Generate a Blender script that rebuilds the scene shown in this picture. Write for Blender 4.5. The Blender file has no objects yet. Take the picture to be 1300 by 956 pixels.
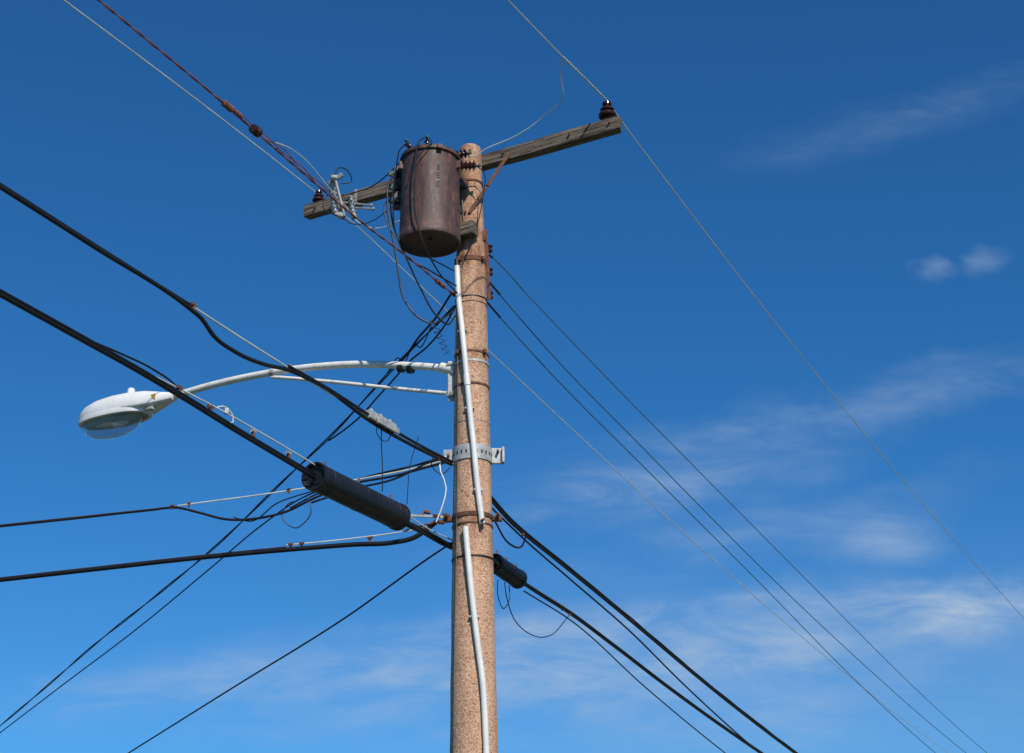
import bpy, bmesh, math, random
from mathutils import Matrix, Vector, Euler, noise
random.seed(7)
sc=bpy.context.scene
V=Vector
# ------------------------------------------------------------------ materials
def mat(name,col,rough=.6,metal=0,var=.25,scale=8,bump=.0,bscale=60,col2=None,stretch=None,thr=(.35,.65),spec=.5):
    m=bpy.data.materials.new(name); m.use_nodes=True; nt=m.node_tree; n=nt.nodes; l=nt.links
    b=n["Principled BSDF"]; b.inputs["Roughness"].default_value=rough; b.inputs["Metallic"].default_value=metal
    b.inputs["Specular IOR Level"].default_value=spec
    tc=n.new("ShaderNodeTexCoord"); mp=n.new("ShaderNodeMapping"); l.new(tc.outputs["Object"],mp.inputs[0])
    if stretch: mp.inputs["Scale"].default_value=stretch
    nz=n.new("ShaderNodeTexNoise"); nz.inputs["Scale"].default_value=scale; nz.inputs["Detail"].default_value=6; nz.inputs["Roughness"].default_value=.65
    l.new(mp.outputs[0],nz.inputs["Vector"])
    cr=n.new("ShaderNodeValToRGB"); cr.color_ramp.elements[0].position=thr[0]; cr.color_ramp.elements[1].position=thr[1]
    c2=col2 or tuple(c*(1-var) for c in col)
    cr.color_ramp.elements[0].color=(*c2,1); cr.color_ramp.elements[1].color=(*col,1)
    l.new(nz.outputs["Fac"],cr.inputs[0]); l.new(cr.outputs[0],b.inputs["Base Color"])
    if bump>0:
        n2=n.new("ShaderNodeTexNoise"); n2.inputs["Scale"].default_value=bscale; n2.inputs["Detail"].default_value=4
        l.new(mp.outputs[0],n2.inputs["Vector"])
        bp=n.new("ShaderNodeBump"); bp.inputs["Strength"].default_value=bump; bp.inputs["Distance"].default_value=.01
        l.new(n2.outputs["Fac"],bp.inputs["Height"]); l.new(bp.outputs[0],b.inputs["Normal"])
    return m
M={}
M['black']=mat("black_rubber",(.014,.014,.017),.5,var=.4,scale=3,bump=.2,bscale=40,spec=.35)
M['poly']=mat("black_polyethylene",(.012,.012,.015),.42,var=.3,scale=4,spec=.35)
M['rust']=mat("rusted_steel",(.19,.075,.04),.85,.1,scale=25,col2=(.06,.03,.022),bump=.5,bscale=120)
M['rustred']=mat("rusted_strand",(.30,.085,.05),.85,.0,scale=10,col2=(.13,.045,.035))
M['darkstrand']=mat("tarnished_strand",(.06,.04,.035),.8,.0,scale=6,col2=(.025,.022,.022))
M['galv']=mat("galvanised_steel",(.46,.46,.45),.55,.2,scale=18,var=.4,bump=.2)
M['dull']=mat("dull_galvanised_hardware",(.30,.30,.29),.6,.2,scale=14,var=.5,bump=.2)
M['alu']=mat("aluminium_conductor",(.62,.66,.63),.55,.0,scale=5,var=.3)
M['aludark']=mat("aged_conductor",(.12,.15,.16),.6,.1,scale=5,var=.4)
M['green']=mat("verdigris_copper",(.06,.115,.10),.7,.1,scale=20,var=.5)
M['pvc']=mat("white_pvc",(.74,.73,.70),.45,scale=4,var=.25,thr=(.3,.7))
M['lamp']=mat("painted_lamp_housing",(.74,.74,.72),.4,scale=6,var=.15)
M['armpaint']=mat("weathered_lamp_arm",(.70,.68,.62),.5,.0,scale=12,var=.3,col2=(.48,.42,.34),thr=(.25,.5))
M['porc']=mat("brown_porcelain",(.045,.014,.01),.15,var=.3)
M['yellow']=mat("yellow_label",(.65,.42,.03),.5,var=.3,scale=60)
M['whiteins']=mat("grey_porcelain",(.42,.42,.41),.3,var=.25,scale=20)
M['bulb']=mat("mercury_bulb",(.75,.75,.72),.3,var=.1)
M['inner']=mat("lamp_reflector",(.42,.42,.40),.35,.5,var=.3,scale=9)
M['grass']=mat("grass",(.07,.11,.035),.9,scale=3,col2=(.04,.06,.02),bump=.6,bscale=50)
M['asph']=mat("asphalt",(.055,.055,.056),.9,scale=40,var=.35,bump=.4,bscale=200)
M['conc']=mat("kerb_concrete",(.36,.34,.31),.85,scale=6,var=.3,bump=.3)
M['paint']=mat("road_paint",(.6,.45,.06),.7,scale=30,var=.3)
M['stencil']=mat("faded_stencil_paint",(.22,.15,.14),.7,scale=60,var=.5)

def tankmat():
    m=mat("brown_tank_paint",(.095,.052,.043),.48,0,scale=3,col2=(.042,.025,.022),stretch=(7,7,.7),thr=(.3,.7),spec=.4)
    nt=m.node_tree;n=nt.nodes;l=nt.links;b=n["Principled BSDF"]
    src=b.inputs["Base Color"].links[0].from_socket
    tc=n.new("ShaderNodeTexCoord"); mp=n.new("ShaderNodeMapping"); mp.inputs["Scale"].default_value=(2.2,2.2,.8); l.new(tc.outputs["Object"],mp.inputs[0])
    nz=n.new("ShaderNodeTexNoise"); nz.inputs["Scale"].default_value=7; nz.inputs["Detail"].default_value=9;nz.inputs["Roughness"].default_value=.78
    l.new(mp.outputs[0],nz.inputs["Vector"])
    cr=n.new("ShaderNodeValToRGB"); cr.color_ramp.elements[0].position=.5; cr.color_ramp.elements[1].position=.64
    l.new(nz.outputs["Fac"],cr.inputs[0])
    mu=n.new("ShaderNodeMath"); mu.operation='MULTIPLY'; mu.inputs[1].default_value=.8; l.new(cr.outputs[0],mu.inputs[0])
    mx=n.new("ShaderNodeMixRGB"); mx.inputs[2].default_value=(.20,.088,.058,1)
    l.new(mu.outputs[0],mx.inputs[0]); l.new(src,mx.inputs[1]); l.new(mx.outputs[0],b.inputs["Base Color"])
    rr=n.new("ShaderNodeMapRange"); rr.inputs[1].default_value=.35; rr.inputs[2].default_value=.65; rr.inputs[3].default_value=.36; rr.inputs[4].default_value=.75
    l.new(nz.outputs["Fac"],rr.inputs[0]); l.new(rr.outputs[0],b.inputs["Roughness"])
    return m
M['tank']=tankmat()
def polemat():
    m=bpy.data.materials.new("exposed_aggregate_concrete"); m.use_nodes=True; nt=m.node_tree;n=nt.nodes;l=nt.links;b=n["Principled BSDF"]
    b.inputs["Roughness"].default_value=.9; b.inputs["Specular IOR Level"].default_value=.3
    tc=n.new("ShaderNodeTexCoord")
    vo=n.new("ShaderNodeTexVoronoi"); vo.inputs["Scale"].default_value=105; l.new(tc.outputs["Object"],vo.inputs["Vector"])
    sep=n.new("ShaderNodeSeparateColor"); l.new(vo.outputs["Color"],sep.inputs[0])
    cr=n.new("ShaderNodeValToRGB"); e=cr.color_ramp.elements; e[0].position=0; e[0].color=(.20,.105,.07,1); e[1].position=1; e[1].color=(.68,.50,.37,1)
    for p,c in ((.16,(.38,.22,.14,1)),(.4,(.50,.31,.205,1)),(.85,(.56,.365,.25,1))):
        q=e.new(p); q.color=c
    l.new(sep.outputs[0],cr.inputs[0])
    mp=n.new("ShaderNodeMapping"); mp.inputs["Scale"].default_value=(6,6,.9); l.new(tc.outputs["Object"],mp.inputs[0])
    nz=n.new("ShaderNodeTexNoise"); nz.inputs["Scale"].default_value=1.5; nz.inputs["Detail"].default_value=6; l.new(mp.outputs[0],nz.inputs["Vector"])
    c2=n.new("ShaderNodeValToRGB"); c2.color_ramp.elements[0].position=.3; c2.color_ramp.elements[0].color=(.78,.72,.68,1); c2.color_ramp.elements[1].position=.65; c2.color_ramp.elements[1].color=(1.06,1.02,.98,1)
    l.new(nz.outputs["Fac"],c2.inputs[0])
    mx=n.new("ShaderNodeMixRGB"); mx.blend_type='MULTIPLY'; mx.inputs[0].default_value=1; l.new(cr.outputs[0],mx.inputs[1]); l.new(c2.outputs[0],mx.inputs[2])
    sx=n.new("ShaderNodeSeparateXYZ"); l.new(tc.outputs["Object"],sx.inputs[0])
    fc=n.new("ShaderNodeFloatCurve"); mr=n.new("ShaderNodeMapRange"); mr.inputs[1].default_value=4; mr.inputs[2].default_value=9.3
    l.new(sx.outputs[2],mr.inputs[0]); l.new(mr.outputs[0],fc.inputs["Value"])
    def zz(z): return (z-4)/5.3
    cv=fc.mapping.curves[0]; cv.points[0].location=(0,0); cv.points[1].location=(1,.35)
    for z,v in ((5.12,.0),(5.22,.6),(5.27,.05),(5.4,.5),(5.56,.75),(5.66,.05),(6.9,.0),(6.98,.5),(7.10,.8),(7.16,.1),(7.45,.25),(7.66,.5),(7.9,.45),(8.03,1),(8.2,.65),(8.6,.55),(8.9,.6)):
        cv.points.new(zz(z),v)
    fc.mapping.update()
    n3=n.new("ShaderNodeTexNoise"); n3.inputs["Scale"].default_value=3.2; n3.inputs["Detail"].default_value=7; n3.inputs["Roughness"].default_value=.7
    mp2=n.new("ShaderNodeMapping"); mp2.inputs["Scale"].default_value=(5,5,1.3); l.new(tc.outputs["Object"],mp2.inputs[0]); l.new(mp2.outputs[0],n3.inputs["Vector"])
    mr3=n.new("ShaderNodeMapRange"); mr3.inputs[1].default_value=.38; mr3.inputs[2].default_value=.6; l.new(n3.outputs["Fac"],mr3.inputs[0])
    mu=n.new("ShaderNodeMath"); mu.operation='MULTIPLY'; l.new(fc.outputs[0],mu.inputs[0]); l.new(mr3.outputs[0],mu.inputs[1])
    mx2=n.new("ShaderNodeMixRGB"); mx2.inputs[2].default_value=(.19,.075,.035,1); l.new(mu.outputs[0],mx2.inputs[0]); l.new(mx.outputs[0],mx2.inputs[1]); l.new(mx2.outputs[0],b.inputs["Base Color"])
    bp=n.new("ShaderNodeBump"); bp.inputs["Strength"].default_value=.45; bp.inputs["Distance"].default_value=.004; l.new(vo.outputs["Distance"],bp.inputs["Height"]); l.new(bp.outputs[0],b.inputs["Normal"])
    return m
M['pole']=polemat()
def woodmat():
    m=bpy.data.materials.new("weathered_timber"); m.use_nodes=True; nt=m.node_tree;n=nt.nodes;l=nt.links;b=n["Principled BSDF"]
    b.inputs["Roughness"].default_value=.9
    tc=n.new("ShaderNodeTexCoord"); mp=n.new("ShaderNodeMapping"); mp.inputs["Scale"].default_value=(.7,14,14); l.new(tc.outputs["Object"],mp.inputs[0])
    nz=n.new("ShaderNodeTexNoise"); nz.inputs["Scale"].default_value=4; nz.inputs["Detail"].default_value=8; nz.inputs["Roughness"].default_value=.75; l.new(mp.outputs[0],nz.inputs["Vector"])
    cr=n.new("ShaderNodeValToRGB"); e=cr.color_ramp.elements; e[0].position=.39; e[0].color=(.012,.009,.007,1); e[1].position=.68; e[1].color=(.29,.235,.18,1)
    q=e.new(.47); q.color=(.085,.064,.048,1); q=e.new(.56); q.color=(.17,.135,.10,1)
    l.new(nz.outputs["Fac"],cr.inputs[0]); l.new(cr.outputs[0],b.inputs["Base Color"])
    bp=n.new("ShaderNodeBump"); bp.inputs["Strength"].default_value=1; bp.inputs["Distance"].default_value=.018; l.new(nz.outputs["Fac"],bp.inputs["Height"]); l.new(bp.outputs[0],b.inputs["Normal"])
    return m
M['wood']=woodmat()
def glassmat():
    m=bpy.data.materials.new("prismatic_refractor_glass"); m.use_nodes=True; nt=m.node_tree;n=nt.nodes;l=nt.links;b=n["Principled BSDF"]
    b.inputs["Base Color"].default_value=(.80,.84,.86,1); b.inputs["Roughness"].default_value=.08
    b.inputs["Transmission Weight"].default_value=.88; b.inputs["IOR"].default_value=1.25
    tc=n.new("ShaderNodeTexCoord"); w=n.new("ShaderNodeTexWave"); w.inputs["Scale"].default_value=9; w.inputs["Distortion"].default_value=2; l.new(tc.outputs["Object"],w.inputs["Vector"])
    bp=n.new("ShaderNodeBump"); bp.inputs["Strength"].default_value=.3; bp.inputs["Distance"].default_value=.01; l.new(w.outputs["Fac"],bp.inputs["Height"]); l.new(bp.outputs[0],b.inputs["Normal"])
    return m
M['glass']=glassmat()
# ------------------------------------------------------------------ helpers
def empty(name,loc=(0,0,0)):
    o=bpy.data.objects.new(name,None); o.location=loc; sc.collection.objects.link(o); return o
def finish(bm,name,m,parent=None,smooth=True):
    bmesh.ops.recalc_face_normals(bm,faces=bm.faces)
    me=bpy.data.meshes.new(name); bm.to_mesh(me); bm.free()
    if smooth:
        for p in me.polygons: p.use_smooth=True
        try: me.set_sharp_from_angle(angle=math.radians(38))
        except Exception: pass
    me.materials.append(m)
    o=bpy.data.objects.new(name,me); sc.collection.objects.link(o)
    if parent: o.parent=parent; o.matrix_parent_inverse=Matrix.Translation(-parent.location)
    return o
def catmull(pts,step=.06,maxn=400):
    pts=[V(p) for p in pts]
    if len(pts)<3: 
        n=max(2,min(60,int((pts[1]-pts[0]).length/step))); return [pts[0].lerp(pts[1],i/n) for i in range(n+1)]
    P=[pts[0]*2-pts[1]]+pts+[pts[-1]*2-pts[-2]]; out=[]
    for i in range(1,len(P)-2):
        p0,p1,p2,p3=P[i-1:i+3]
        d1=(p2-p1).length; d0=max((p1-p0).length,1e-4); d2=max((p3-p2).length,1e-4)
        t1=((p1-p0)/d0*d1+(p2-p1)/d1*d0)/(d0+d1)*d1 if d1>0 else V((0,0,0))
        t2=((p2-p1)/d1*d2+(p3-p2)/d2*d1)/(d1+d2)*d1
        n=max(2,min(maxn,int(d1/step)))
        for k in range(n):
            s=k/n; h=s*s; c=h*s
            out.append(p1*(2*c-3*h+1)+t1*(c-2*h+s)+p2*(3*h-2*c)+t2*(c-h))
    out.append(pts[-1]); return out
def tube_bm(bm,pts,r,sides=8,cap=True):
    n=len(pts); rr=r if callable(r) else (lambda i:r)
    up=V((0,0,1)); prev=None; rings=[]
    for i in range(n):
        t=(pts[min(i+1,n-1)]-pts[max(i-1,0)]); 
        if t.length<1e-7: t=V((0,0,1))
        t.normalize()
        if prev is None:
            a=t.cross(up); 
            if a.length<.1: a=t.cross(V((1,0,0)))
            a.normalize()
        else:
            a=prev-t*prev.dot(t)
            if a.length<1e-5: a=t.orthogonal()
            a.normalize()
        prev=a; b=t.cross(a); q=rr(i)
        rings.append([bm.verts.new(pts[i]+(a*math.cos(2*math.pi*k/sides)+b*math.sin(2*math.pi*k/sides))*q) for k in range(sides)])
    for i in range(n-1):
        for k in range(sides):
            bm.faces.new((rings[i][k],rings[i][(k+1)%sides],rings[i+1][(k+1)%sides],rings[i+1][k]))
    if cap:
        bm.faces.new(rings[0]); bm.faces.new(rings[-1])
def tube(name,pts,r,m,parent=None,sides=8,step=.06,smooth=True,wob=0):
    p=catmull(pts,step) if smooth else [V(q) for q in pts]
    if wob:
        sd=random.random()*50
        p=[q+V((0,0,noise.noise(V((i*.11*step/.06,sd,0)))*wob)) for i,q in enumerate(p)]
    bm=bmesh.new(); tube_bm(bm,p,r,sides); return finish(bm,name,m,parent)
def twisted(name,pts,r,off,m,parent=None,strands=2,pitch=.35,step=.03,sides=6):
    p=catmull(pts,step); bm=bmesh.new(); s=0; ph=[0]
    for i in range(1,len(p)): s+=(p[i]-p[i-1]).length; ph.append(s)
    for k in range(strands):
        q=[]
        for i in range(len(p)):
            t=(p[min(i+1,len(p)-1)]-p[max(i-1,0)]).normalized()
            a=t.cross(V((0,0,1))); a=a.normalized() if a.length>.05 else V((1,0,0)); b=t.cross(a)
            w=2*math.pi*(ph[i]/pitch+k/strands); q.append(p[i]+(a*math.cos(w)+b*math.sin(w))*off)
        tube_bm(bm,q,r,sides)
    return finish(bm,name,m,parent)
def cyl(name,a,b,r,m,parent=None,sides=24,r2=None,bev=0):
    a=V(a);b=V(b); bm=bmesh.new(); r2=r if r2 is None else r2
    d=(b-a).normalized()
    if bev: pts=[a,a+d*bev,b-d*bev,b]; rad=[r-bev,r,r2,r2-bev]
    else: pts=[a,b]; rad=[r,r2]
    x=d.orthogonal().normalized(); y=d.cross(x); rings=[]
    for p,q in zip(pts,rad): rings.append([bm.verts.new(p+(x*math.cos(2*math.pi*k/sides)+y*math.sin(2*math.pi*k/sides))*q) for k in range(sides)])
    for i in range(len(rings)-1):
        for k in range(sides): bm.faces.new((rings[i][k],rings[i][(k+1)%sides],rings[i+1][(k+1)%sides],rings[i+1][k]))
    bm.faces.new(rings[0]); bm.faces.new(rings[-1])
    return finish(bm,name,m,parent)
def lathe(name,base,axis,prof,m,parent=None,sides=32,jit=0):
    base=V(base); d=V(axis).normalized(); x=d.orthogonal().normalized(); y=d.cross(x); bm=bmesh.new(); rings=[]
    for r,h in prof:
        ring=[]
        for k in range(sides):
            dv=x*math.cos(2*math.pi*k/sides)+y*math.sin(2*math.pi*k/sides); rr=max(r,.0005)
            if jit: rr+=noise.noise(dv*1.5+V((0,0,h*3)))*jit
            ring.append(bm.verts.new(base+d*h+dv*rr))
        rings.append(ring)
    for i in range(len(rings)-1):
        for k in range(sides): bm.faces.new((rings[i][k],rings[i][(k+1)%sides],rings[i+1][(k+1)%sides],rings[i+1][k]))
    bm.faces.new(rings[0]); bm.faces.new(rings[-1])
    return finish(bm,name,m,parent)
def box(name,c,size,m,parent=None,rot=(0,0,0),bev=.004,seg=2):
    bm=bmesh.new(); bmesh.ops.create_cube(bm,size=1)
    bmesh.ops.scale(bm,vec=V(size),verts=bm.verts)
    if bev: bmesh.ops.bevel(bm,geom=list(bm.edges),offset=bev,segments=seg,affect='EDGES',profile=.6)
    me=bpy.data.meshes.new(name); bmesh.ops.recalc_face_normals(bm,faces=bm.faces); bm.to_mesh(me); bm.free(); me.materials.append(m)
    o=bpy.data.objects.new(name,me); sc.collection.objects.link(o); o.location=c; o.rotation_euler=rot
    if parent: o.parent=parent; o.matrix_parent_inverse=Matrix.Translation(-parent.location)
    return o
AL=math.radians(27)   # bearing of the line along the street
AB=math.radians(-62)  # bearing across the street
def P(anchor,az,run,z,lat=0):
    s,c=math.sin(az),math.cos(az)
    return V((anchor[0]+run*s+lat*c, anchor[1]+run*c-lat*s, z))
def span(anchor,az,cm,lat=0,dz=0): return [P(anchor,az,a/100,b/100+dz,lat) for a,b in cm]

# ------------------------------------------------------------------ ground, road
def sheet(name,pts,z,m,parent=None):
    bm=bmesh.new(); vs=[bm.verts.new((x,y,z)) for x,y in pts]; bm.faces.new(vs); return finish(bm,name,m,parent,False)
sheet("ground",[(-600,-600),(600,-600),(600,600),(-600,600)],0,M['grass'])
def strip(o0,o1,L=400):
    u=V((math.sin(AL),math.cos(AL))); v=V((-math.cos(AL),math.sin(AL)))
    return [tuple(v*o0-u*L),tuple(v*o1-u*L),tuple(v*o1+u*L),tuple(v*o0+u*L)]
sheet("road",strip(1.3,9.3),.006,M['asph'])
sheet("road_marking",strip(5.2,5.32),.010,M['paint'])
for nm,a,b in (("pavement",-1.9,-.5),("kerb",1.15,1.3),("kerb.001",9.3,9.45)):
    bm=bmesh.new(); q=strip(a,b); lo=[bm.verts.new((x,y,-.02)) for x,y in q]; hi=[bm.verts.new((x,y,.12 if 'kerb' in nm else .05)) for x,y in q]
    bm.faces.new(hi); bm.faces.new(lo)
    for i in range(4): bm.faces.new((lo[i],lo[(i+1)%4],hi[(i+1)%4],hi[i]))
    finish(bm,nm,M['conc'],None,False)

# ------------------------------------------------------------------ utility pole
pole=empty("utility_pole")
prof=[(0,.235),(2,.215),(4.2,.188),(6.18,.162),(7.17,.148),(8.04,.136),(8.6,.115),(9.2,.104),(9.255,.098),(9.27,.08)]
def pr(z):
    for (a,b),(c,d) in zip(prof,prof[1:]):
        if z<=c: return b+(d-b)*(z-a)/(c-a)
    return .1
fine=[(pr(i*.1),i*.1) for i in range(92)]+[(.104,9.2),(.098,9.255),(.08,9.27)]
lathe("shaft",(0,0,0),(0,0,1),fine,M['pole'],pole,72,.0035)
def band(z,h,m,t=.006,nm="band"): 
    r=pr(z)+t; return lathe(nm,(0,0,z-h/2),(0,0,1),[(r-.004,0),(r,.002),(r,h-.002),(r-.004,h)],m,pole,48)
for z,h,m,t in ((8.04,.045,'rust',.008),(7.655,.012,'black',.006),(7.60,.008,'rust',.005),(7.11,.022,'rust',.007),(6.80,.022,'rust',.006),(7.02,.025,'galv',.006),(5.60,.038,'rust',.010),(5.52,.016,'rust',.007),(5.23,.014,'black',.007),(8.86,.022,'rust',.008),(6.45,.008,'galv',.005)):
    band(z,h,M[m],t)
for z,s in ((8.04,-1),(7.11,-1),(8.04,1),(7.11,1)):
    box("band_lug",(s*(pr(z)+.010)*.75,-(pr(z)+.010)*.72,z),(.03,.04,.035),M['rust'],pole,(0,0,s*.7),.005)
band(6.16,.135,M['galv'],.012,"galvanised_band")
for k in range(-5,6):
    a=math.radians(-90+k*15); r=pr(6.16)+.0135
    box("slot",(r*math.cos(a),r*math.sin(a),6.16),(.004,.012,.028),M['black'],pole,(0,0,a),.0)
box("band_ear",(.225,-.01,6.16),(.11,.03,.14),M['galv'],pole,(0,0,.1),.004)
box("band_ear",(.27,-.035,6.16),(.022,.06,.14),M['galv'],pole,(0,0,.1),.004)
cyl("ear_bolt",(.225,-.07,6.19),(.225,.05,6.19),.012,M['rust'],pole,8)
box("band_ear",(-.205,-.02,6.16),(.09,.03,.12),M['galv'],pole,(0,0,-.1),.004)
cyl("ear_bolt",(-.205,-.07,6.16),(-.205,.05,6.16),.013,M['rust'],pole,8)
for s in (-1,1):
    box("clamp_plate",(s*.212,-.02,5.59),(.085,.045,.045),M['rust'],pole,(0,0,s*.15),.006)
    cyl("clamp_bolt",(s*.22,-.12,5.61),(s*.22,.09,5.61),.009,M['rust'],pole,8)
    cyl("clamp_nut",(s*.22,-.085,5.61),(s*.22,-.06,5.61),.018,M['rust'],pole,6)
cyl("through_bolt",(-.14,.30,5.52),(.10,-.24,5.52),.012,M['rust'],pole,8)
def front(x,z,off=.02): 
    r=pr(z)+off; return V((x,-math.sqrt(max(r*r-x*x,.0001)),z))
up=[(-.125,7.96),(-.112,7.67),(-.078,7.3),(-.043,6.90),(-.010,6.50),(.016,6.23),(.048,5.85),(.087,5.50)]
tube("conduit",[front(x,z,.03) for x,z in up],.026,M['pvc'],pole,14)
lo=[(-.055,5.47),(-.033,5.2),(.0,4.85),(.045,4.45),(.08,4.16),(.10,3.76),(.11,3.0),(.11,1.5),(.11,.05)]
tube("conduit",[front(x,z,.03) for x,z in lo],.026,M['pvc'],pole,14)
cyl("conduit_cap",front(-.125,7.95,.03),front(-.127,8.03,.03),.022,M['black'],pole,16)
cyl("conduit_coupling",front(-.04,6.86,.03),front(-.032,6.76,.03),.031,M['pvc'],pole,16)
for z,x in ((7.3,-.078),(6.55,-.015),(5.8,.055),(4.7,.015)):
    p=front(x,z,.03); box("conduit_strap",p+V((0,.012,0)),(.085,.03,.016),M['galv'],pole,(0,0,math.atan2(p.x,-p.y)),.003)
tube("ground_wire",[front(-.09,8.9,.006),front(-.06,8.2,.006),front(-.115,7.4,.006),front(-.12,6.5,.006),front(-.13,5.6,.006),front(-.15,4.5,.006),front(-.15,.1,.006)],.004,M['aludark'],pole)
arm_c=V((-.15,.25,9.165)); u=V((math.sin(AB),math.cos(AB),0))
rotz=math.atan2(-u.y,-u.x)
arm=box("crossarm",arm_c,(3.49,.10,.135),M['wood'],pole,(0,0.006,rotz),.008)
me=arm.data
bm=bmesh.new(); bm.from_mesh(me); bmesh.ops.subdivide_edges(bm,edges=[e for e in bm.edges if abs((e.verts[0].co-e.verts[1].co).x)>.5],cuts=60)
for v in bm.verts:
    v.co.z+=noise.noise(V((v.co.x*1.7,v.co.y*9,v.co.z*9)))*.010; v.co.y+=noise.noise(V((v.co.x*3,5,v.co.z*7)))*.008
    if abs(v.co.x)>1.7: v.co.x+=noise.noise(v.co*22)*.03
bm.to_mesh(me); bm.free()
def onarm(s,dz=0,dn=0):
    return arm_c-u*s+V((0,0,dz))+V((u.y,-u.x,0))*dn
for s in (1.66,1.25,-.6,-1.2,-1.6,.55): cyl("arm_bolt",onarm(s,0,-.075),onarm(s,0,.075),.010,M['rust'],pole,8)
cyl("through_bolt",(-.0,-.14,9.165),(.02,.32,9.165),.012,M['rust'],pole,8)
def flat(name,a,b,w,t,m,par):
    a=V(a);b=V(b); d=b-a; o=box(name,(a+b)/2,(d.length,t,w),m,par,(0,0,0),min(.003,t*.3))
    o.rotation_euler=d.to_track_quat('X','Z').to_euler(); return o
flat("brace",onarm(.62,-.02,-.06),V((-.01,-.13,8.50)),.032,.008,M['rust'],pole)
flat("brace",onarm(-.62,-.02,-.06),V((-.04,-.12,8.50)),.032,.008,M['rust'],pole)
flat("spool_rack",(.135,.06,8.42),(.165,.06,7.70),.035,.012,M['rust'],pole)
for z in (8.24,8.0,7.76):
    lathe("spool_insulator",(.17,.10,z-.035),(0,0,1),[(.02,0),(.03,.004),(.03,.018),(.02,.03),(.02,.042),(.03,.052),(.03,.066),(.02,.07)],M['porc'],pole,20)
box("mounting_block",(-.04,-.16,8.30),(.20,.12,.13),M['wood'],pole,(0,0,rotz),.01)
box("mounting_block",(.09,-.02,8.30),(.09,.10,.10),M['rust'],pole,(0,0,.2),.006)
def pin(base,par,s=1.0,m='porc'):
    b=V(base); cyl("pin",b-V((0,0,.1)),b+V((0,0,.07)),.013,M['rust'],par,8)
    lathe("pin_insulator",b+V((0,0,.03)),(0,0,1),[(r*s,h*s) for r,h in ((.03,0),(.075,.0),(.082,.012),(.078,.03),(.05,.045),(.044,.055),(.06,.066),(.062,.08),(.045,.098),(.028,.103),(.028,.115),(.042,.125),(.04,.145),(.02,.155),(.001,.157))],M[m],par,32)
pin(onarm(1.62,.07),pole,1.05)
pin(onarm(-1.60,.07),pole,.8)

# ------------------------------------------------------------------ cutout / arrester on far end of arm
cut=empty("fuse_cutout",(-1.3,.75,9.1))
def C(x,y,z): return V((-1.3+x,.75+y,z))
box("arm_clamp",onarm(-1.12,.0,0),(.04,.125,.16),M['dull'],cut,(0,0,rotz),.01)
box("arm_clamp",onarm(-1.32,.0,0),(.035,.125,.16),M['dull'],cut,(0,0,rotz),.01)
flat("bracket",C(-.12,-.10,9.27),C(.02,-.16,9.34),.05,.02,M['dull'],cut)
def sheds(name,a,b,r,n,m,par):
    a=V(a);b=V(b);L=(b-a).length; pf=[(r*.5,0)]
    for i in range(n):
        h=L*(i+.15)/n; pf+=[(r*.5,h),(r,h+L*.25/n),(r*.95,h+L*.35/n),(r*.5,h+L*.6/n)]
    pf.append((r*.5,L)); return lathe(name,a,b-a,pf,M[m],par,20)
sheds("cutout_insulator",C(-.09,-.12,9.26),C(-.02,-.2,8.86),.042,7,'whiteins',cut)
cyl("fuse_tube",C(-.03,-.27,9.20),C(.07,-.29,8.80),.014,M['dull'],cut,12)
box("top_contact",C(-.06,-.2,9.27),(.06,.14,.03),M['galv'],cut,(.2,0,.2),.006)
box("bottom_contact",C(.03,-.24,8.83),(.07,.12,.035),M['galv'],cut,(.2,.2,.1),.006)
sheds("arrester",C(.10,-.1,9.12),C(.14,-.14,8.90),.034,5,'whiteins',cut)
cyl("arrester_cap",C(.14,-.14,8.90),C(.15,-.15,8.85),.026,M['dull'],cut,12)
for i,(a,b) in enumerate((((.02,-.1,9.06),(.3,-.1,9.02)),((.02,-.1,9.00),(.32,-.12,8.97)))):
    cyl("hook_bolt",C(*a),C(*b),.009,M['dull'],cut,8); cyl("nut",C(*b),C(b[0]+.02,b[1],b[2]),.018,M['dull'],cut,6)
flat("cutout_strap",C(-.02,-.15,9.08),C(.10,-.25,8.88),.03,.012,M['dull'],cut)
tube("cutout_lead",[C(-.06,-.2,9.29),C(-.02,-.18,9.40),C(.06,-.1,9.42),C(.10,-.02,9.33),C(-.0,-.05,9.30)],.006,M['black'],cut)
tube("cutout_lead",[C(.04,-.26,8.81),C(.12,-.28,8.73),C(.3,-.3,8.72),C(.5,-.4,8.80),C(.66,-.6,8.78),C(.72,-.75,8.6)],.005,M['black'],cut)
tube("cutout_lead",[C(-.08,-.1,9.2),C(-.16,-.15,9.05),C(-.14,-.2,8.92),C(-.02,-.24,8.84)],.006,M['black'],cut)
tube("cutout_lead",[C(.14,-.14,8.86),C(.22,-.2,8.76),C(.42,-.3,8.66),C(.6,-.4,8.68),C(.78,-.6,8.5)],.005,M['alu'],cut)

# ------------------------------------------------------------------ transformer
tr=empty("pole_transformer",(-.36,-.32,8.1))
TX,TY=-.36,-.32
tp=[(.01,.055),(.20,.05),(.245,.035),(.262,.0),(.276,.0),(.280,.01),(.280,.05),(.277,.055)]
for i in range(1,11): tp.append((.277-.015*i/10,.055+.075*i))
tp.append((.262,.86))
lathe("tank",(TX,TY,8.085),(0,0,1),tp,M['tank'],tr,96,.004)
lathe("lid",(TX,TY,8.935),(0,0,1),[(.262,0),(.274,.004),(.276,.03),(.268,.036),(.255,.042),(.18,.075),(.08,.09),(.001,.093)],M['tank'],tr,72)
lathe("lid_band",(TX,TY,8.925),(0,0,1),[(.265,0),(.281,.003),(.284,.013),(.281,.024),(.265,.027)],M['tank'],tr,72)
box("lid_band_lug",(TX+.1,TY-.275,8.938),(.05,.03,.04),M['tank'],tr,(0,0,.35),.004)
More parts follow.
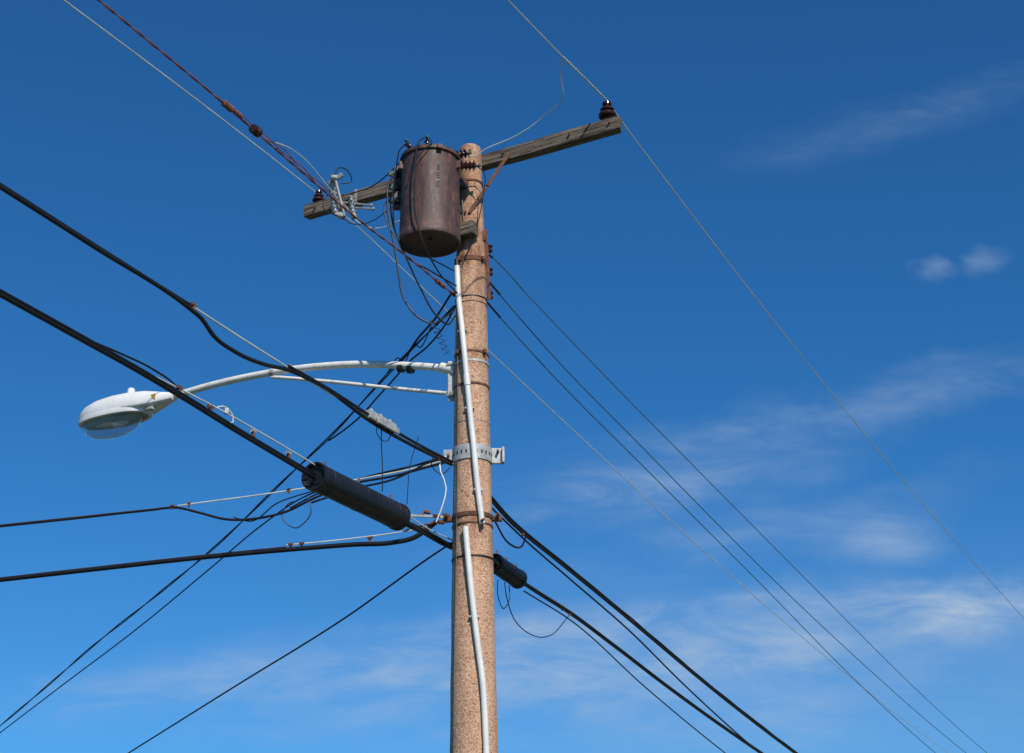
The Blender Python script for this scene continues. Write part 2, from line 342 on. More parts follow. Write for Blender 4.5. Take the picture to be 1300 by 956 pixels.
cyl("drain_plug",(TX,TY,8.15),(TX,TY,8.115),.02,M['rust'],tr,6)
for k,z in enumerate((8.74,8.65,8.56)):
    r=.2735; 
    seg=[((-.013,0),(.013,0)),((-.013,.024),(.013,.024)),((-.013,-.024),(.013,-.024)),((-.013,-.024),(-.013,.024)),((.013,-.024),(.013,.024))]
    if k==0: seg=seg[:3]+[seg[4]]
    for (x0,z0),(x1,z1) in seg:
        pts=[]
        for t in (0,.5,1):
            xx=x0+(x1-x0)*t; a=math.radians(-72)+xx/r; pts.append(V((TX+(r-.001)*math.cos(a),TY+(r-.001)*math.sin(a),z+z0+(z1-z0)*t)))
        tube("stencil",pts,.003,M['stencil'],tr,4,.02)
for a in (200,-20):
    a=math.radians(a); box("lifting_lug",(TX+.275*math.cos(a),TY+.275*math.sin(a),8.85),(.05,.025,.08),M['tank'],tr,(0,0,a),.006)
dirp=(V((0,0,0))-V((TX,TY,0))).normalized(); ang=math.atan2(dirp.y,dirp.x)
for z in (8.82,8.28):
    p=V((TX,TY,z))+dirp*.33
    box("hanger",p,(.14,.14,.10),M['tank'],tr,(0,0,ang),.008)
    for s in (-1,1):
        q=p+V((-dirp.y,dirp.x,0))*s*.06; cyl("hanger_bolt",q-dirp*.04,q+dirp*.10,.012,M['rust'],tr,8)
def bushing(a,b,r,n,par): 
    a=V(a);b=V(b); sheds("bushing",a,b,r,n,'porc',par); d=(b-a).normalized(); cyl("bushing_terminal",b,b+d*.03,.011,M['green'],par,8); lathe("bushing_eye",b+d*.03,(0,0,1),[(.005,-.015),(.015,-.01),(.016,0),(.015,.01),(.005,.015)],M['green'],par,12)
bushing((TX-.17,TY-.16,8.96),(TX-.20,TY-.20,9.02),.034,2,tr)
bushing((TX-.02,TY-.19,8.975),(TX-.02,TY-.24,9.03),.032,2,tr)
bushing((TX+.24,TY+.02,8.90),(TX+.42,TY+.02,8.90),.055,5,tr)
bushing((TX+.20,TY-.08,8.95),(TX+.34,TY-.04,9.0),.042,4,tr)
for z,dx in ((8.82,0),(8.68,.0),(8.54,.0)):
    a=V((TX-.24,TY+.06,z)); b=V((TX-.35,TY+.04,z+.02)); sheds("secondary_bushing",a,b,.045,2,'black',tr); box("spade_terminal",b+V((-.01,0,0)),(.05,.03,.05),M['green'],tr,(0,.2,0),.006)
box("secondary_shield",(TX-.30,TY+.10,8.72),(.09,.10,.42),M['tank'],tr,(0,0,.1),.01)
def lead(pts,r=.006,m='black',par=tr): return tube("lead",pts,r,M[m],par,6,.04)
lead([(-.40,-.60,9.03),(-.45,-.62,8.98),(-.47,-.63,8.85),(-.485,-.64,8.5),(-.47,-.63,8.2),(-.40,-.60,7.95),(-.28,-.42,7.76),(-.12,-.17,7.66)],.007)
lead([(-.55,-.50,9.04),(-.62,-.52,8.97),(-.66,-.48,8.8),(-.69,-.42,8.5),(-.66,-.4,8.15),(-.56,-.4,7.92),(-.35,-.35,7.80),(-.13,-.16,7.74)],.007)
lead([(-.69,-.28,8.82),(-.73,-.33,8.74),(-.74,-.38,8.4),(-.68,-.40,8.05),(-.64,-.40,7.8),(-.58,-.40,7.50),(-.46,-.40,7.33),(-.34,-.38,7.27),(-.24,-.3,7.36),(-.15,-.15,7.50)],.009)
lead([(-.69,-.28,8.68),(-.71,-.34,8.6),(-.70,-.38,8.3),(-.60,-.40,8.0),(-.44,-.38,7.62),(-.30,-.36,7.36),(-.22,-.3,7.30),(-.14,-.14,7.45)],.008)
lead([(-.69,-.28,8.54),(-.76,-.36,8.5),(-.74,-.4,8.25),(-.62,-.40,8.08),(-.40,-.36,7.95),(-.15,-.14,7.9)],.006)
lead([(-.36,-.57,9.04),(-.33,-.60,8.97),(-.36,-.63,8.93),(-.42,-.63,8.86),(-.5,-.62,8.75),(-.56,-.58,8.5)],.005)
lead([(.05,-.3,8.9),(.12,-.3,8.85),(.12,-.24,8.6),(.08,-.2,8.4),(.02,-.17,8.2),(-.06,-.16,8.0)],.005)
lead([(-.68,-.3,8.8),(-.62,-.32,8.97),(-.68,-.1,9.04),(-.95,.3,9.04),(-1.2,.6,9.12)],.006)
hel=[]
for i in range(90):
    t=i/89; w=t*2*math.pi*6.5; hel.append(V((-.34+.13*t+.035*math.cos(w)*(1-.3*t),-.28+.05*t+.035*math.sin(w),7.36-.32*t+.012*math.sin(w))))
tube("pigtail",hel,.003,M['black'],tr,6,smooth=False)

# ------------------------------------------------------------------ wires
def out_tail(cm,far=2500,flat=.35):
    (a,b),(c,d)=cm[-2:]; s=(d-b)/(c-a); r=[]; x,z=c,d; dirn=1 if c>a else -1
    k=s
    for i in range(6):
        st=(far)/6*dirn; k*=.8; x+=st; z+=k*st; r.append((x,z))
    return cm+r
def in_tail(cm,L=900):
    (a,b),(c,d)=cm[:2]; s=(d-b)/(c-a)*.5
    return [(a-L,b-s*L),(a-L*.5,b-s*L*.5)]+cm
apr=(1.33,-.43); apl=(-1.59,1.02)
PRa=in_tail([(-209,930),(-105,936),(-55,940),(-10,943)])
PRb=out_tail([(-10,943),(24,939),(140,928),(369,909),(658,891),(1038,873),(1905,854)],1500)
pl=empty("power_line")
tube("conductor",span(apr,AL,PRa+PRb[1:]),.0068,M['alu'],pl,6,.15)
twisted("armour_rod",span(apr,AL,[(-105,936),(-55,940),(-12,943)]),.004,.008,M['alu'],pl,2,.09,.015)
tube("tap_wire",[P(apr,AL,-1.05,9.355),V((.84,-1.1,9.30)),V((.86,-1.0,9.22)),V((.70,-.7,9.18)),V((.45,-.5,9.10)),V((.15,-.36,9.04)),V((.0,-.32,8.98)),V((-.02,-.34,9.02))],.0055,M['alu'],pl,6)
pl2=empty("power_line")
PL=in_tail([(-371,939),(-250,940),(-78,939),(5,937)])+[(79,934),(151,926),(368,901),(683,866),(1091,824)]
tube("conductor",span(apl,AL,out_tail(PL+[(1878,764)],1500)),.0065,M['alu'],pl2,6,.15)
gy=empty("guy_wire"); ag=(-.12,0)
G=in_tail([(-488,788),(-427,786),(-351,783),(-311,780)])
twisted("strand",span(ag,AL,G+[(-265,777),(-215,774),(-174,772),(-86,772),(-31,770),(0,769)]),.0048,.0055,M['rustred'],gy,2,.30,.03)
twisted("strand_tail",span(ag,AL,[(-345,784),(-311,782),(-280,782),(-240,778),(-215,776)]),.004,.014,M['rustred'],gy,2,.5,.03)
for a,b,r in ((-352,-341,.026),(-338,-330,.020)):
    cyl("guy_clamp",P(ag,AL,a/100,7.835),P(ag,AL,b/100,7.83),r,M['rustred'],gy,8,bev=.006)
lathe("strain_insulator",P(ag,AL,-3.17,7.81),V((math.sin(AL),math.cos(AL),-.03)),[(.012,0),(.036,.01),(.04,.03),(.027,.05),(.04,.065),(.038,.09),(.012,.1)],M['porc'],gy,16)
tube("strand_tail",span(ag,AL,[(-290,781),(-275,785),(-250,786),(-225,780),(-205,774)],.03),.004,M['alu'],gy,6)
for a in (-.40,-.32,-.12):
    cyl("turnbuckle",P(ag,AL,a,7.70),P(ag,AL,a+.07,7.70),.02,M['rustred'],gy,8,bev=.005)

def clip(p,az,par,s=1.0,m='rust'):
    p=V(p); rot=(random.uniform(-.25,.25),random.uniform(-.25,.25),math.pi/2-az+random.uniform(-.3,.3)); box("cable_clip",p,(.022*s,.022*s,.06*s),M[m],par,rot,.005)
    cyl("clip_bolt",p+V((0,-.03*s,.01)),p+V((0,.03*s,.01)),.006*s,M[m],par,6)
    tn=V((math.sin(az),math.cos(az),0)); cyl("clip_jaw",p-tn*.022*s+V((0,0,.018*s)),p+tn*.022*s+V((0,0,.018*s)),.012*s,M['galv' if random.random()<.4 else m],par,8)
a1=(-.15,-.05); c1=empty("telephone_cable")
C1=in_tail([(-545,618),(-463,615),(-363,612)])
tube("messenger",span(a1,AL,C1+[(-314,610),(-252,608),(-137,606),(-70,606),(-3,607)]),.0065,M['alu'],c1,6,.1)
S1=in_tail([(-545,618),(-463,615),(-368,611)])
S1=[(a,b-1.4) for a,b in S1]+[(-353,607),(-340,600),(-313,597),(-280,600),(-252,606),(-194,608),(-137,603),(-70,603),(-6,606)]
tube("sheath",span(a1,AL,S1),.0155,M['poly'],c1,10,.04)
tube("wrapped_messenger",span(a1,AL,C1,.002,.003),.0085,M['black'],c1,8,.08)
tube("sheath",span(a1,AL,[(-252,609.0),(-194,609),(-137,607),(-70,606),(-6,608)],.010),.011,M['poly'],c1,8,.04,wob=.006)
clip(P(a1,AL,-3.63,6.12),AL,c1,1.0); clip(P(a1,AL,-2.48,6.09),AL,c1,.8)
clip(P(a1,AL,-.30,6.06),AL,c1,1.0)
for i,a in enumerate((-1.36,-1.22,-1.08)):
    box("splice_clamp",P(a1,AL,a,6.075),(.115,.07,.075),M['galv'],c1,(0,.05,math.pi/2-AL),.012)
    cyl("clamp_stud",P(a1,AL,a,6.10,-.0),P(a1,AL,a,6.135,-.0),.016,M['whiteins'],c1,10)
box("splice_clamp",P(a1,AL,-1.18,6.045,.05),(.32,.02,.05),M['galv'],c1,(0,0,math.pi/2-AL),.006)
tube("drop_wire",[P(a1,AL,-1.2,6.04),P(a1,AL,-1.2,5.9),P(a1,AL,-1.18,5.75),P(a1,AL,-1.17,5.5)],.005,M['black'],c1,6)
tube("drop_wire",[P(a1,AL,-1.25,6.04),P(a1,AL,-1.28,5.98),P(a1,AL,-1.22,5.93),P(a1,AL,-1.1,5.95),P(a1,AL,-1.05,6.03)],.004,M['black'],c1,6)
tube("drop_wire",[(-.43,-.6,6.14),(-.45,-.64,6.05),(-.49,-.70,5.86),(-.51,-.75,5.5)],.004,M['black'],c1,6)
tube("drop_wire",[(-.22,-.2,6.1),(-.27,-.25,6.01),(-.215,-.25,5.80),(-.26,-.25,5.6),(-.3,-.25,5.5)],.006,M['pvc'],c1,6)
tube("drop_wire",[(-.3,-.3,6.1),(-.34,-.28,6.0),(-.26,-.25,5.92),(-.18,-.2,6.0)],.005,M['black'],c1,6)
a2=(-.05,.4); c2=empty("telephone_cable")
C2=in_tail([(-568,560),(-501,558),(-441,556)])
tube("messenger",span(a2,AL,C2+[(-402,556.5),(-348,556),(-296,554),(-240,551)]),.006,M['alu'],c2,6,.1)
tube("sheath",span(a2,AL,[(a,b-1.8) for a,b in C2[:-1]]+[(-441,554.2),(-391,551),(-338,547),(-280,543.5),(-240,541)]),.0175,M['poly'],c2,10,.05)
tube("sheath",span(a2,AL,[(a,b-.2) for a,b in C2[:-1]]+[(-441,555.5),(-391,552.5),(-338,548.5),(-280,545),(-240,543)],.012),.010,M['poly'],c2,8,.05)
tube("drop_wire",span(a2,AL,[(-485,558.5),(-460,560),(-430,560.5),(-405,556.5),(-398,552)]),.007,M['black'],c2,6,.03)
for a,z in ((-4.02,5.555),(-3.68,5.53),(-3.18,5.51),(-2.74,5.48)): clip(P(a2,AL,a,z),AL,c2,1.05)
box("cable_tag",P(a2,AL,-3.5,5.575),(.03,.025,.04),M['whiteins'],c2,(0,0,.3),.004)
tube("messenger_loop",[P(a2,AL,-3.62,5.56),P(a2,AL,-3.54,5.60),P(a2,AL,-3.44,5.58),P(a2,AL,-3.42,5.52),P(a2,AL,-3.5,5.50)],.005,M['pvc'],c2,6)
twisted("cable_bundle",span(a2,AL,[(-115,541),(-68,540),(-20,540),(30,544),(60,543)]),.014,.016,M['poly'],c2,3,2.2,.03,8)
tube("messenger",span(a2,AL,[(-240,551),(-170,552),(-107,548),(-68,545),(-20,546)]),.006,M['alu'],c2,6)
R2=out_tail([(90,539),(140,535),(200,531),(313,518),(438,502)],2500)
tube("sheath",span(a2,AL,R2),.0125,M['poly'],c2,8,.06)
tube("sheath",span(a2,AL,[(a,b+1.2) for a,b in R2],.012),.007,M['poly'],c2,6,.06,wob=.008)
tube("messenger",span(a2,AL,[(a,b+3) for a,b in R2]),.0045,M['aludark'],c2,6,.1)
tube("sheath",span(a2,AL,out_tail([(107,531),(209,524),(382,491)],2500)),.007,M['poly'],c2,6,.1)
for a,z in ((1.9,5.33),(2.05,5.31)): clip(P(a2,AL,a,z),AL,c2,1.0,'rust')
def closure(name,a,b,r):
    e=empty(name,a); a=V(a);b=V(b); d=(b-a).normalized(); L=(b-a).length
    pf=[(.02,.03),(r*.55,.03),(r*.6,.035),(r*.8,.03),(r*.9,.0),(r*1.0,.0),(r*1.02,.01),(r*1.02,.05),(r*.95,.06)]
    nseg=14
    for i in range(nseg):
        h=.07+(L-.14)*i/nseg; w=(L-.14)/nseg; pf+=[(r*.955,h),(r*.965,h+w*.3),(r*.965,h+w*.7),(r*.955,h+w*.95)]
    pf+=[(r*.95,L-.06),(r*1.02,L-.05),(r*1.02,L-.012),(r*.93,L),(r*.5,L+.01),(r*.4,L+.08),(.02,L+.09)]
    lathe("shell",a,d,pf,M['poly'],e,40)
    flat("seam_flange",a+V((0,0,r*.97))+d*.07,b+V((0,0,r*.97))-d*.07,.02,.03,M['black'],e)
    for t in (.12,.5,.88):
        p=a.lerp(b,t); lathe("strap",p-d*.01,d,[(r*.97,0),(r*.985,.002),(r*.985,.018),(r*.97,.02)],M['black'],e,40)
        flat("hanger",p+V((0,0,r*.9)),p+V((0,0,r+.05)),.014,.014,M['rust'],e)
    return e
closure("splice_closure",P(a2,AL,-2.41,5.42),P(a2,AL,-1.16,5.425),.110)
closure("splice_closure",P(a2,AL,.48,5.44),P(a2,AL,.98,5.395),.088)
AZ3=math.radians(-80); a3=(-.15,0); c3=empty("telephone_cable")
def lt(cm): (a,b),(c,d)=cm[:2]; s=(b-d)/(a-c); return [(a+1400,b+s*1400+15),(a+600,b+s*600)]+cm
tube("messenger",span(a3,AZ3,[(253,590),(206,593),(147,597),(83,603),(19,612),(2,616)]),.0065,M['alu'],c3,6,.05,wob=.004)
tube("sheath",span(a3,AZ3,lt([(422,583),(346,585.5),(280,588),(253,588.5),(234,583),(204,574),(175,573.5),(150,578),(129,587),(90,599),(55,603),(19,610),(2,613)])),.0115,M['poly'],c3,8,.04)
tube("messenger",span(a3,AZ3,lt([(422,584.4),(346,586.8),(253,589.8)])),.005,M['darkstrand'],c3,6,.1)
tube("sheath",span(a3,AZ3,[(129,584),(110,589),(90,594),(55,600),(25,612),(5,618)]),.010,M['poly'],c3,8,.04)
tube("sheath",span(a3,AZ3,[(150,582),(129,592),(100,602),(60,608),(25,616),(5,620)],.05),.008,M['poly'],c3,8,.04)
for a,z in ((2.58,5.895),(2.42,5.905),(1.5,5.965)): clip(P(a3,AZ3,a,z),AZ3,c3,.8)
loop=[P(a3,AZ3,1.45,5.86),(-1.60,.26,5.86),(-1.68,.27,5.74),(-1.55,.25,5.62),(-1.42,.22,5.74),P(a3,AZ3,1.32,5.9)]
tube("spare_loop",loop,.005,M['black'],c3,6,.03)
tube("spare_loop",[P(a3,AZ3,2.0,5.76),P(a3,AZ3,1.85,5.72,.03),P(a3,AZ3,1.6,5.86),P(a3,AZ3,1.35,5.93),P(a3,AZ3,.95,5.98)],.006,M['black'],c3,6,.03)
c4=empty("telephone_cable")
tube("sheath",span(a3,AZ3,lt([(416,533),(326,537),(231,541),(145,543),(89,543.5),(54,543),(36,546),(24,553),(15,560)])),.021,M['poly'],c4,10,.04)
tube("messenger",span(a3,AZ3,lt([(416,535.0),(326,539.0),(231,543.0),(150,545.6)])),.005,M['darkstrand'],c4,6,.1)
tube("messenger",span(a3,AZ3,[(150,547),(89,549),(36,553),(2,559)]),.0065,M['alu'],c4,6,.05,wob=.004)
for a,z in ((1.46,5.46),(1.36,5.46),(.75,5.47)): clip(P(a3,AZ3,a,z),AZ3,c4,1.0)
hw=empty("cable_dead_end",(-.25,-.1,5.55))
for p in ((-.22,-.12,5.60),(-.30,-.2,5.57),(-.38,-.18,5.61),(-.26,-.2,5.51),(-.43,-.25,5.56)):
    box("shackle",p,(.06,.025,.028),M['rust'],hw,(random.uniform(-.5,.5),random.uniform(-.4,.4),random.uniform(-.5,.5)),.006)
    cyl("shackle_bolt",V(p)+V((0,-.03,-.01)),V(p)+V((0,.03,.02)),.008,M['rust'],hw,8)
flat("strand_vise",(-.52,-.35,5.53),(-.25,-.13,5.58),.02,.02,M['galv'],hw)
twisted("dead_end_grip",[(-.60,.1,5.53),(-.4,.02,5.56),(-.18,-.03,5.6)],.005,.006,M['rustred'],hw,2,.12,.02)
AD=math.radians(-35); sd=empty("service_drop_cable")
D1=[(2400,430),(1600,520),(1015,593),(853,616),(654,638),(482,660),(332,689),(214,711),(137,731),(79,745),(30,755),(0,761)]
twisted("triplex",span(a3,AD,D1),.007,.008,M['black'],sd,2,2.6,.06,6)
tube("triplex_tail",span(a3,AD,[(240,706),(190,709),(137,722),(79,738),(50,741),(20,752),(0,766)],.03),.009,M['black'],sd,6,.03,wob=.02)
tube("triplex_tail",span(a3,AD,[(110,738),(85,741),(60,752),(30,760),(0,775)],-.02),.011,M['black'],sd,6,.03,wob=.02)
tube("tie",span(a3,AD,[(120,737),(100,746),(90,736),(70,750),(60,742),(40,756)],.0),.006,M['black'],sd,6,.02)
sd2=empty("service_drop_cable")
tube("wire",span(a3,AD,[(2200,440),(1500,525),(958,583),(696,610),(500,636),(385,652),(295,658),(179,646),(90,632),(10,618)]),.008,M['black'],sd2,6,.06)
sd3=empty("service_drop_cable")
tube("wire",span(a3,AD,[(2000,330),(1000,430),(412,491),(188,514),(16,539),(-3,541)]),.0085,M['black'],sd3,6,.08)
for nm,cm,m,r in (("power_line",[(0,823),(21,824),(94,815),(279,794),(528,769),(940,729),(1502,676)],'aludark',.0055),
                ("power_line",[(0,798),(126,774),(380,742),(737,700),(1327,647)],'green',.0055),
                ("power_line",[(0,774),(125,752),(378,720),(732,677),(1163,622)],'green',.0055)):
    e=empty(nm); tube("conductor",span((.1,.1),AL,out_tail(cm,1500)),r,M[m],e,6,.12)
    tube("dead_end_sleeve",[P((.1,.1),AL,.05,cm[0][1]/100-.003),P((.1,.1),AL,.35,cm[0][1]/100+(cm[1][1]-cm[0][1])/100*.35/(cm[1][0]/100))] if cm[1][0]>60 else [P((.1,.1),AL,.02,8.235),P((.1,.1),AL,.21,8.24)],.010,M['black'],e,8,.05)
ar=(.15,.1); rc=empty("telephone_cable")
R1=out_tail([(-6,583),(40,570),(64,566),(120,559),(224,546),(341,530),(506,507)],2500)
tube("sheath",span(ar,AL,R1),.0145,M['poly'],rc,8,.06)
tube("sheath",span(ar,AL,[(a,b+1.5) for a,b in R1],.014),.009,M['poly'],rc,8,.06,wob=.010)
tube("sheath",span(ar,AL,out_tail([(0,574),(64,561),(153,547),(299,524),(433,496)],2500)),.009,M['poly'],rc,6,.1)
tube("messenger",span(ar,AL,[(a,b+3.5) for a,b in R1[:6]]),.005,M['aludark'],rc,6,.1)
clip(P(ar,AL,.62,5.66),AL,rc,1.0)
tube("drip_loop",[(.17,.14,5.66),(.30,.40,5.50),(.42,.63,5.53),(.46,.71,5.64)],.009,M['poly'],rc,6,.03)
tube("drip_loop",[(.26,1.00,5.30),(.27,1.0,5.21),(.32,1.13,5.04),(.54,1.56,4.93),(.69,1.86,5.01),(.87,2.21,5.27)],.005,M['black'],rc,6,.03)
tube("drip_loop",[(.2,.9,5.3),(.2,.9,5.15),(.24,.95,5.05),(.3,1.05,5.15),(.3,1.1,5.3)],.005,M['black'],rc,6,.03)

# ------------------------------------------------------------------ street lamp
lm=empty("street_lamp"); la=(-.1,0)
LA=[(6,700),(32,708),(62,716),(114,728),(159,735),(223,740.5),(281,741.5),(335,739)]
tube("mast_arm",span(la,AB,LA),.034,M['armpaint'],lm,18,.05)
LB=[(8,677),(53,690),(87,700),(130,713),(158,721),(190,730),(209,735)]
tube("arm_brace",span(la,AB,LB),.018,M['armpaint'],lm,12,.05)
for a,z in ((2.05,7.375),(.60,7.13),(.50,7.10)):
    cyl("arm_collar",P(la,AB,a,z-.004+.02*(a>1)),P(la,AB,a+.05,z+.006+.02*(a>1)),.040,M['galv'] if a>1 else M['black'],lm,20)
flat("pole_plate",P(la,AB,.07,6.70),P(la,AB,.07,7.08),.10,.02,M['galv'],lm)
cyl("arm_socket",P(la,AB,.05,6.985),P(la,AB,.20,7.05),.047,M['armpaint'],lm,20,bev=.005)
cyl("brace_socket",P(la,AB,.05,6.765),P(la,AB,.13,6.79),.028,M['galv'],lm,16)
for z in (6.75,7.04): cyl("plate_bolt",P(la,AB,.05,z,-.04),P(la,AB,.12,z,-.04),.014,M['galv'],lm,6)
def loft(name,secs,m,par,n=32,pw=2.4):
    bm=bmesh.new(); rings=[]
    for run,zt,zb,w,split in secs:
        ring=[]
        for k in range(n):
            t=2*math.pi*k/n; c,s=math.cos(t),math.sin(t)
            x=math.copysign(abs(c)**(2/pw),c)*w; 
            if s>=0: z=split+(zt-split)*abs(s)**(2/pw)
            else: z=split-(split-zb)*abs(s)**(2/4.0)
            ring.append(bm.verts.new(P(la,AB,run,z,x)))
        rings.append(ring)
    for i in range(len(rings)-1):
        for k in range(n): bm.faces.new((rings[i][k],rings[i][(k+1)%n],rings[i+1][(k+1)%n],rings[i+1][k]))
    bm.faces.new(rings[0]); bm.faces.new(rings[-1]); return finish(bm,name,m,par)
hs=[(3.28,7.43,7.35,.045,7.39),(3.36,7.445,7.335,.065,7.385),(3.48,7.475,7.315,.10,7.365),(3.62,7.505,7.30,.145,7.345),(3.80,7.525,7.295,.175,7.335),(4.0,7.53,7.295,.185,7.335),(4.2,7.515,7.30,.18,7.335),(4.34,7.485,7.305,.15,7.335),(4.43,7.44,7.315,.10,7.335),(4.47,7.39,7.325,.05,7.34)]
loft("housing",hs,M['lamp'],lm)
bm=bmesh.new(); N=56
def oval(t,grow): 
    c,s=math.cos(t),math.sin(t); return 4.03+(.44+grow)*math.copysign(abs(c)**.9,c),(.192+grow)*math.copysign(abs(s)**.85,s)
lo_=[];
for gr,z in ((0,7.325),(.004,7.30),(0,7.275),(-.035,7.272),(-.04,7.30)):
    lo_.append([bm.verts.new(P(la,AB,oval(2*math.pi*k/N,gr)[0],z,oval(2*math.pi*k/N,gr)[1])) for k in range(N)])
for i in range(5):
    for k in range(N): bm.faces.new((lo_[i][k],lo_[i][(k+1)%N],lo_[(i+1)%5][(k+1)%N],lo_[(i+1)%5][k]))
finish(bm,"door_frame",M['lamp'],lm)
bm=bmesh.new(); ring=[bm.verts.new(P(la,AB,oval(2*math.pi*k/N,-.02)[0],7.292,oval(2*math.pi*k/N,-.02)[1])) for k in range(N)]; bm.faces.new(ring); finish(bm,"reflector",M['inner'],lm,False)
bm=bmesh.new(); N=40; rings=[]
prof_=[]
for j in range(10): ph=j/9*math.pi/2*.97; prof_.append((math.cos(ph)**.7,math.sin(ph),0))
for j in range(9,-1,-1): ph=j/9*math.pi/2*.97; prof_.append((math.cos(ph)**.7,math.sin(ph),.007))
for c,s,t in prof_: rings.append([bm.verts.new(P(la,AB,4.07+(.375*c-t)*math.cos(2*math.pi*k/N),7.286-(.175-t)*s,(.155*c-t)*math.sin(2*math.pi*k/N))) for k in range(N)])
for i in range(len(rings)):
    if i==9: continue
    j=(i+1)%len(rings)
    for k in range(N): bm.faces.new((rings[i][k],rings[i][(k+1)%N],rings[j][(k+1)%N],rings[j][k]))
bm.faces.new(rings[9]); bm.faces.new(rings[10]); finish(bm,"refractor",M['glass'],lm)
lathe("bulb",P(la,AB,3.86,7.235),V((math.sin(AB),math.cos(AB),0)),[(.01,0),(.02,.01),(.035,.06),(.042,.12),(.034,.17),(.01,.2)],M['bulb'],lm,16)
lathe("photocell",P(la,AB,3.85,7.515),(0,0,1),[(.045,0),(.045,.01),(.038,.012),(.038,.06),(.03,.072),(.001,.075)],M['lamp'],lm,20)
box("label",P(la,AB,3.47,7.395,-.0985),(.06,.004,.05),M['yellow'],lm,(0,0,math.pi/2-AB),.0)
box("door_latch",P(la,AB,3.53,7.29,-.06),(.09,.05,.03),M['galv'],lm,(0,0,math.pi/2-AB),.006)

# ------------------------------------------------------------------ light
SEL,SAZ=42,158
sun=bpy.data.lights.new("sun",'SUN'); sun.energy=4.8; sun.angle=math.radians(.53); sun.color=(1,.94,.85)
so=bpy.data.objects.new("sun",sun); sc.collection.objects.link(so)
e,a=math.radians(SEL),math.radians(SAZ)
sdir=V((math.cos(e)*math.sin(a),math.cos(e)*math.cos(a),math.sin(e)))
so.rotation_euler=(-sdir).to_track_quat('-Z','Y').to_euler(); so.location=sdir*30
w=bpy.data.worlds.new("World"); sc.world=w; w.use_nodes=True; nt=w.node_tree;n=nt.nodes;l=nt.links
bg=n["Background"]; bg.inputs[1].default_value=.1
sky=n.new("ShaderNodeTexSky"); sky.sky_type='NISHITA'; sky.sun_disc=False; sky.sun_elevation=e; sky.sun_rotation=a
sky.altitude=200; sky.air_density=1.0; sky.dust_density=.1; sky.ozone_density=4.0
hsv=n.new("ShaderNodeMixRGB"); hsv.blend_type='MULTIPLY'; hsv.inputs[0].default_value=1; hsv.inputs[2].default_value=(.22,.71,1.08,1)
l.new(sky.outputs[0],hsv.inputs[1])
tc=n.new("ShaderNodeTexCoord"); sp=n.new("ShaderNodeSeparateXYZ"); l.new(tc.outputs["Generated"],sp.inputs[0])
def mth(op,a,b=None,cl=False):
    m=n.new("ShaderNodeMath"); m.operation=op; m.use_clamp=cl
    for i,q in enumerate((a,b)):
        if q is None: continue
        if isinstance(q,(int,float)): m.inputs[i].default_value=q
        else: l.new(q,m.inputs[i])
    return m.outputs[0]
yy=mth('MAXIMUM',sp.outputs[1],.05)
uu=mth('DIVIDE',sp.outputs[0],yy); vv=mth('DIVIDE',sp.outputs[2],yy)
cb=n.new("ShaderNodeCombineXYZ"); l.new(uu,cb.inputs[0]); l.new(vv,cb.inputs[1])
wn=n.new("ShaderNodeTexNoise"); wn.inputs["Scale"].default_value=11; wn.inputs["Detail"].default_value=4; wn.inputs["Roughness"].default_value=.6; l.new(cb.outputs[0],wn.inputs["Vector"])
ws=n.new("ShaderNodeVectorMath"); ws.operation='MULTIPLY_ADD'; ws.inputs[1].default_value=(.09,.045,0); ws.inputs[2].default_value=(-.045,-.0225,0); l.new(wn.outputs["Color"],ws.inputs[0])
wc=n.new("ShaderNodeVectorMath"); wc.operation='ADD'; l.new(cb.outputs[0],wc.inputs[0]); l.new(ws.outputs[0],wc.inputs[1])
def nz(scale,rot,sc_,det=7,rough=.6,dist=0,off=(0,0,0)):
    m=n.new("ShaderNodeMapping"); m.inputs["Rotation"].default_value=(0,0,rot); m.inputs["Scale"].default_value=sc_; m.inputs["Location"].default_value=off
    l.new(cb.outputs[0],m.inputs[0]); t=n.new("ShaderNodeTexNoise"); t.inputs["Scale"].default_value=scale; t.inputs["Detail"].default_value=det; t.inputs["Roughness"].default_value=rough; t.inputs["Distortion"].default_value=dist
    l.new(m.outputs[0],t.inputs["Vector"]); return t.outputs["Fac"]
def patch(u,v,su,sv,ang,amp):
    m=n.new("ShaderNodeMapping"); m.vector_type='TEXTURE'; m.inputs["Location"].default_value=(u,v,0); m.inputs["Rotation"].default_value=(0,0,ang); m.inputs["Scale"].default_value=(su,sv,1)
    l.new(wc.outputs[0],m.inputs[0]); ln=n.new("ShaderNodeVectorMath"); ln.operation='LENGTH'; l.new(m.outputs[0],ln.inputs[0])
    r=n.new("ShaderNodeMapRange"); r.interpolation_type='SMOOTHSTEP'; r.inputs[1].default_value=0; r.inputs[2].default_value=1; r.inputs[3].default_value=amp; r.inputs[4].default_value=0
    l.new(ln.outputs["Value"],r.inputs[0]); return r.outputs[0]
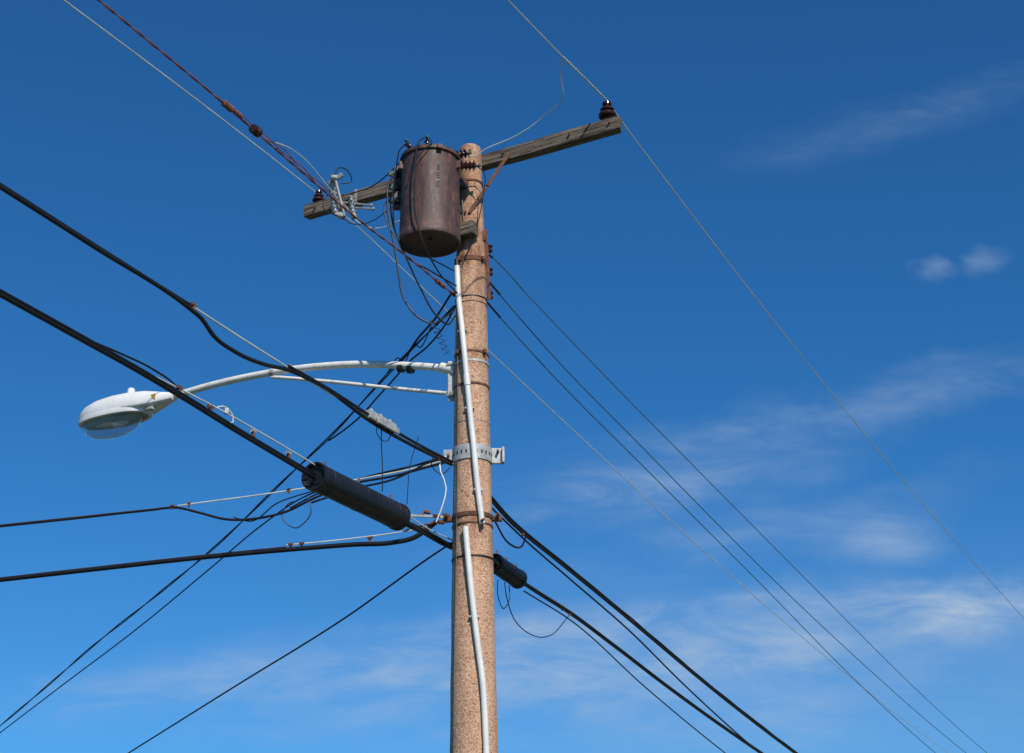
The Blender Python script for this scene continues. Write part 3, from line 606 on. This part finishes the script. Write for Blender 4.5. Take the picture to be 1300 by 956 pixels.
soft=nz(5,-.22,(1,4.5,1),4,.55,.3)
fine_=nz(14,-.18,(1,3.4,1),6,.62,.6,(3,1,0))
tex=mth('ADD',mth('MULTIPLY',soft,.5),mth('MULTIPLY',fine_,.5))
def mr(x,a,b,c=0,d=1):
    r=n.new("ShaderNodeMapRange"); r.interpolation_type='SMOOTHSTEP'
    for i,q in enumerate((a,b,c,d)): r.inputs[i+1].default_value=q
    l.new(x,r.inputs[0]); return r.outputs[0]
texm=mr(tex,.36,.70,.12,1)
pats=[(.20,.375,.36,.030,.22,.42),(.08,.322,.18,.025,.2,.60),(.17,.30,.22,.03,.2,.32),(.29,.485,.020,.016,.2,.5),(.335,.49,.035,.015,.25,.35),
      (.24,.287,.06,.026,.1,.6),(.29,.243,.09,.034,.12,1.0),(.17,.232,.26,.04,.06,.65),(.02,.222,.25,.045,.12,.6),(-.17,.213,.24,.032,.1,.42),(.3,.61,.18,.03,.25,.2),(.1,.19,.5,.05,0,.45)]
tot=None
for q in pats:
    o=patch(*q); tot=o if tot is None else mth('ADD',tot,o)
low=mr(vv,.10,.36,.20,0.0)
right=mr(uu,-.3,.35,.3,.9)
dens=mth('ADD',mth('MULTIPLY',tot,texm),mth('MULTIPLY',low,right),True)
mx=n.new("ShaderNodeMixRGB"); mx.inputs[2].default_value=(3.8,5.1,6.8,1); l.new(dens,mx.inputs[0]); l.new(hsv.outputs[0],mx.inputs[1]); l.new(mx.outputs[0],bg.inputs[0])

# ------------------------------------------------------------------ camera
cd=bpy.data.cameras.new("camera"); cam=bpy.data.objects.new("camera",cd); sc.collection.objects.link(cam)
cd.sensor_width=36; cd.lens=2000/1300*36; cd.shift_y=-44.5/1300; cd.clip_end=2000
R=Matrix.Rotation(math.radians(113.5),4,'X')@Matrix.Rotation(math.radians(-.98),4,'Z')
cam.matrix_world=Matrix.Translation((.365,-13,1.6))@R
sc.camera=cam
sc.view_settings.view_transform='Standard'; sc.view_settings.look='None'; sc.view_settings.exposure=0
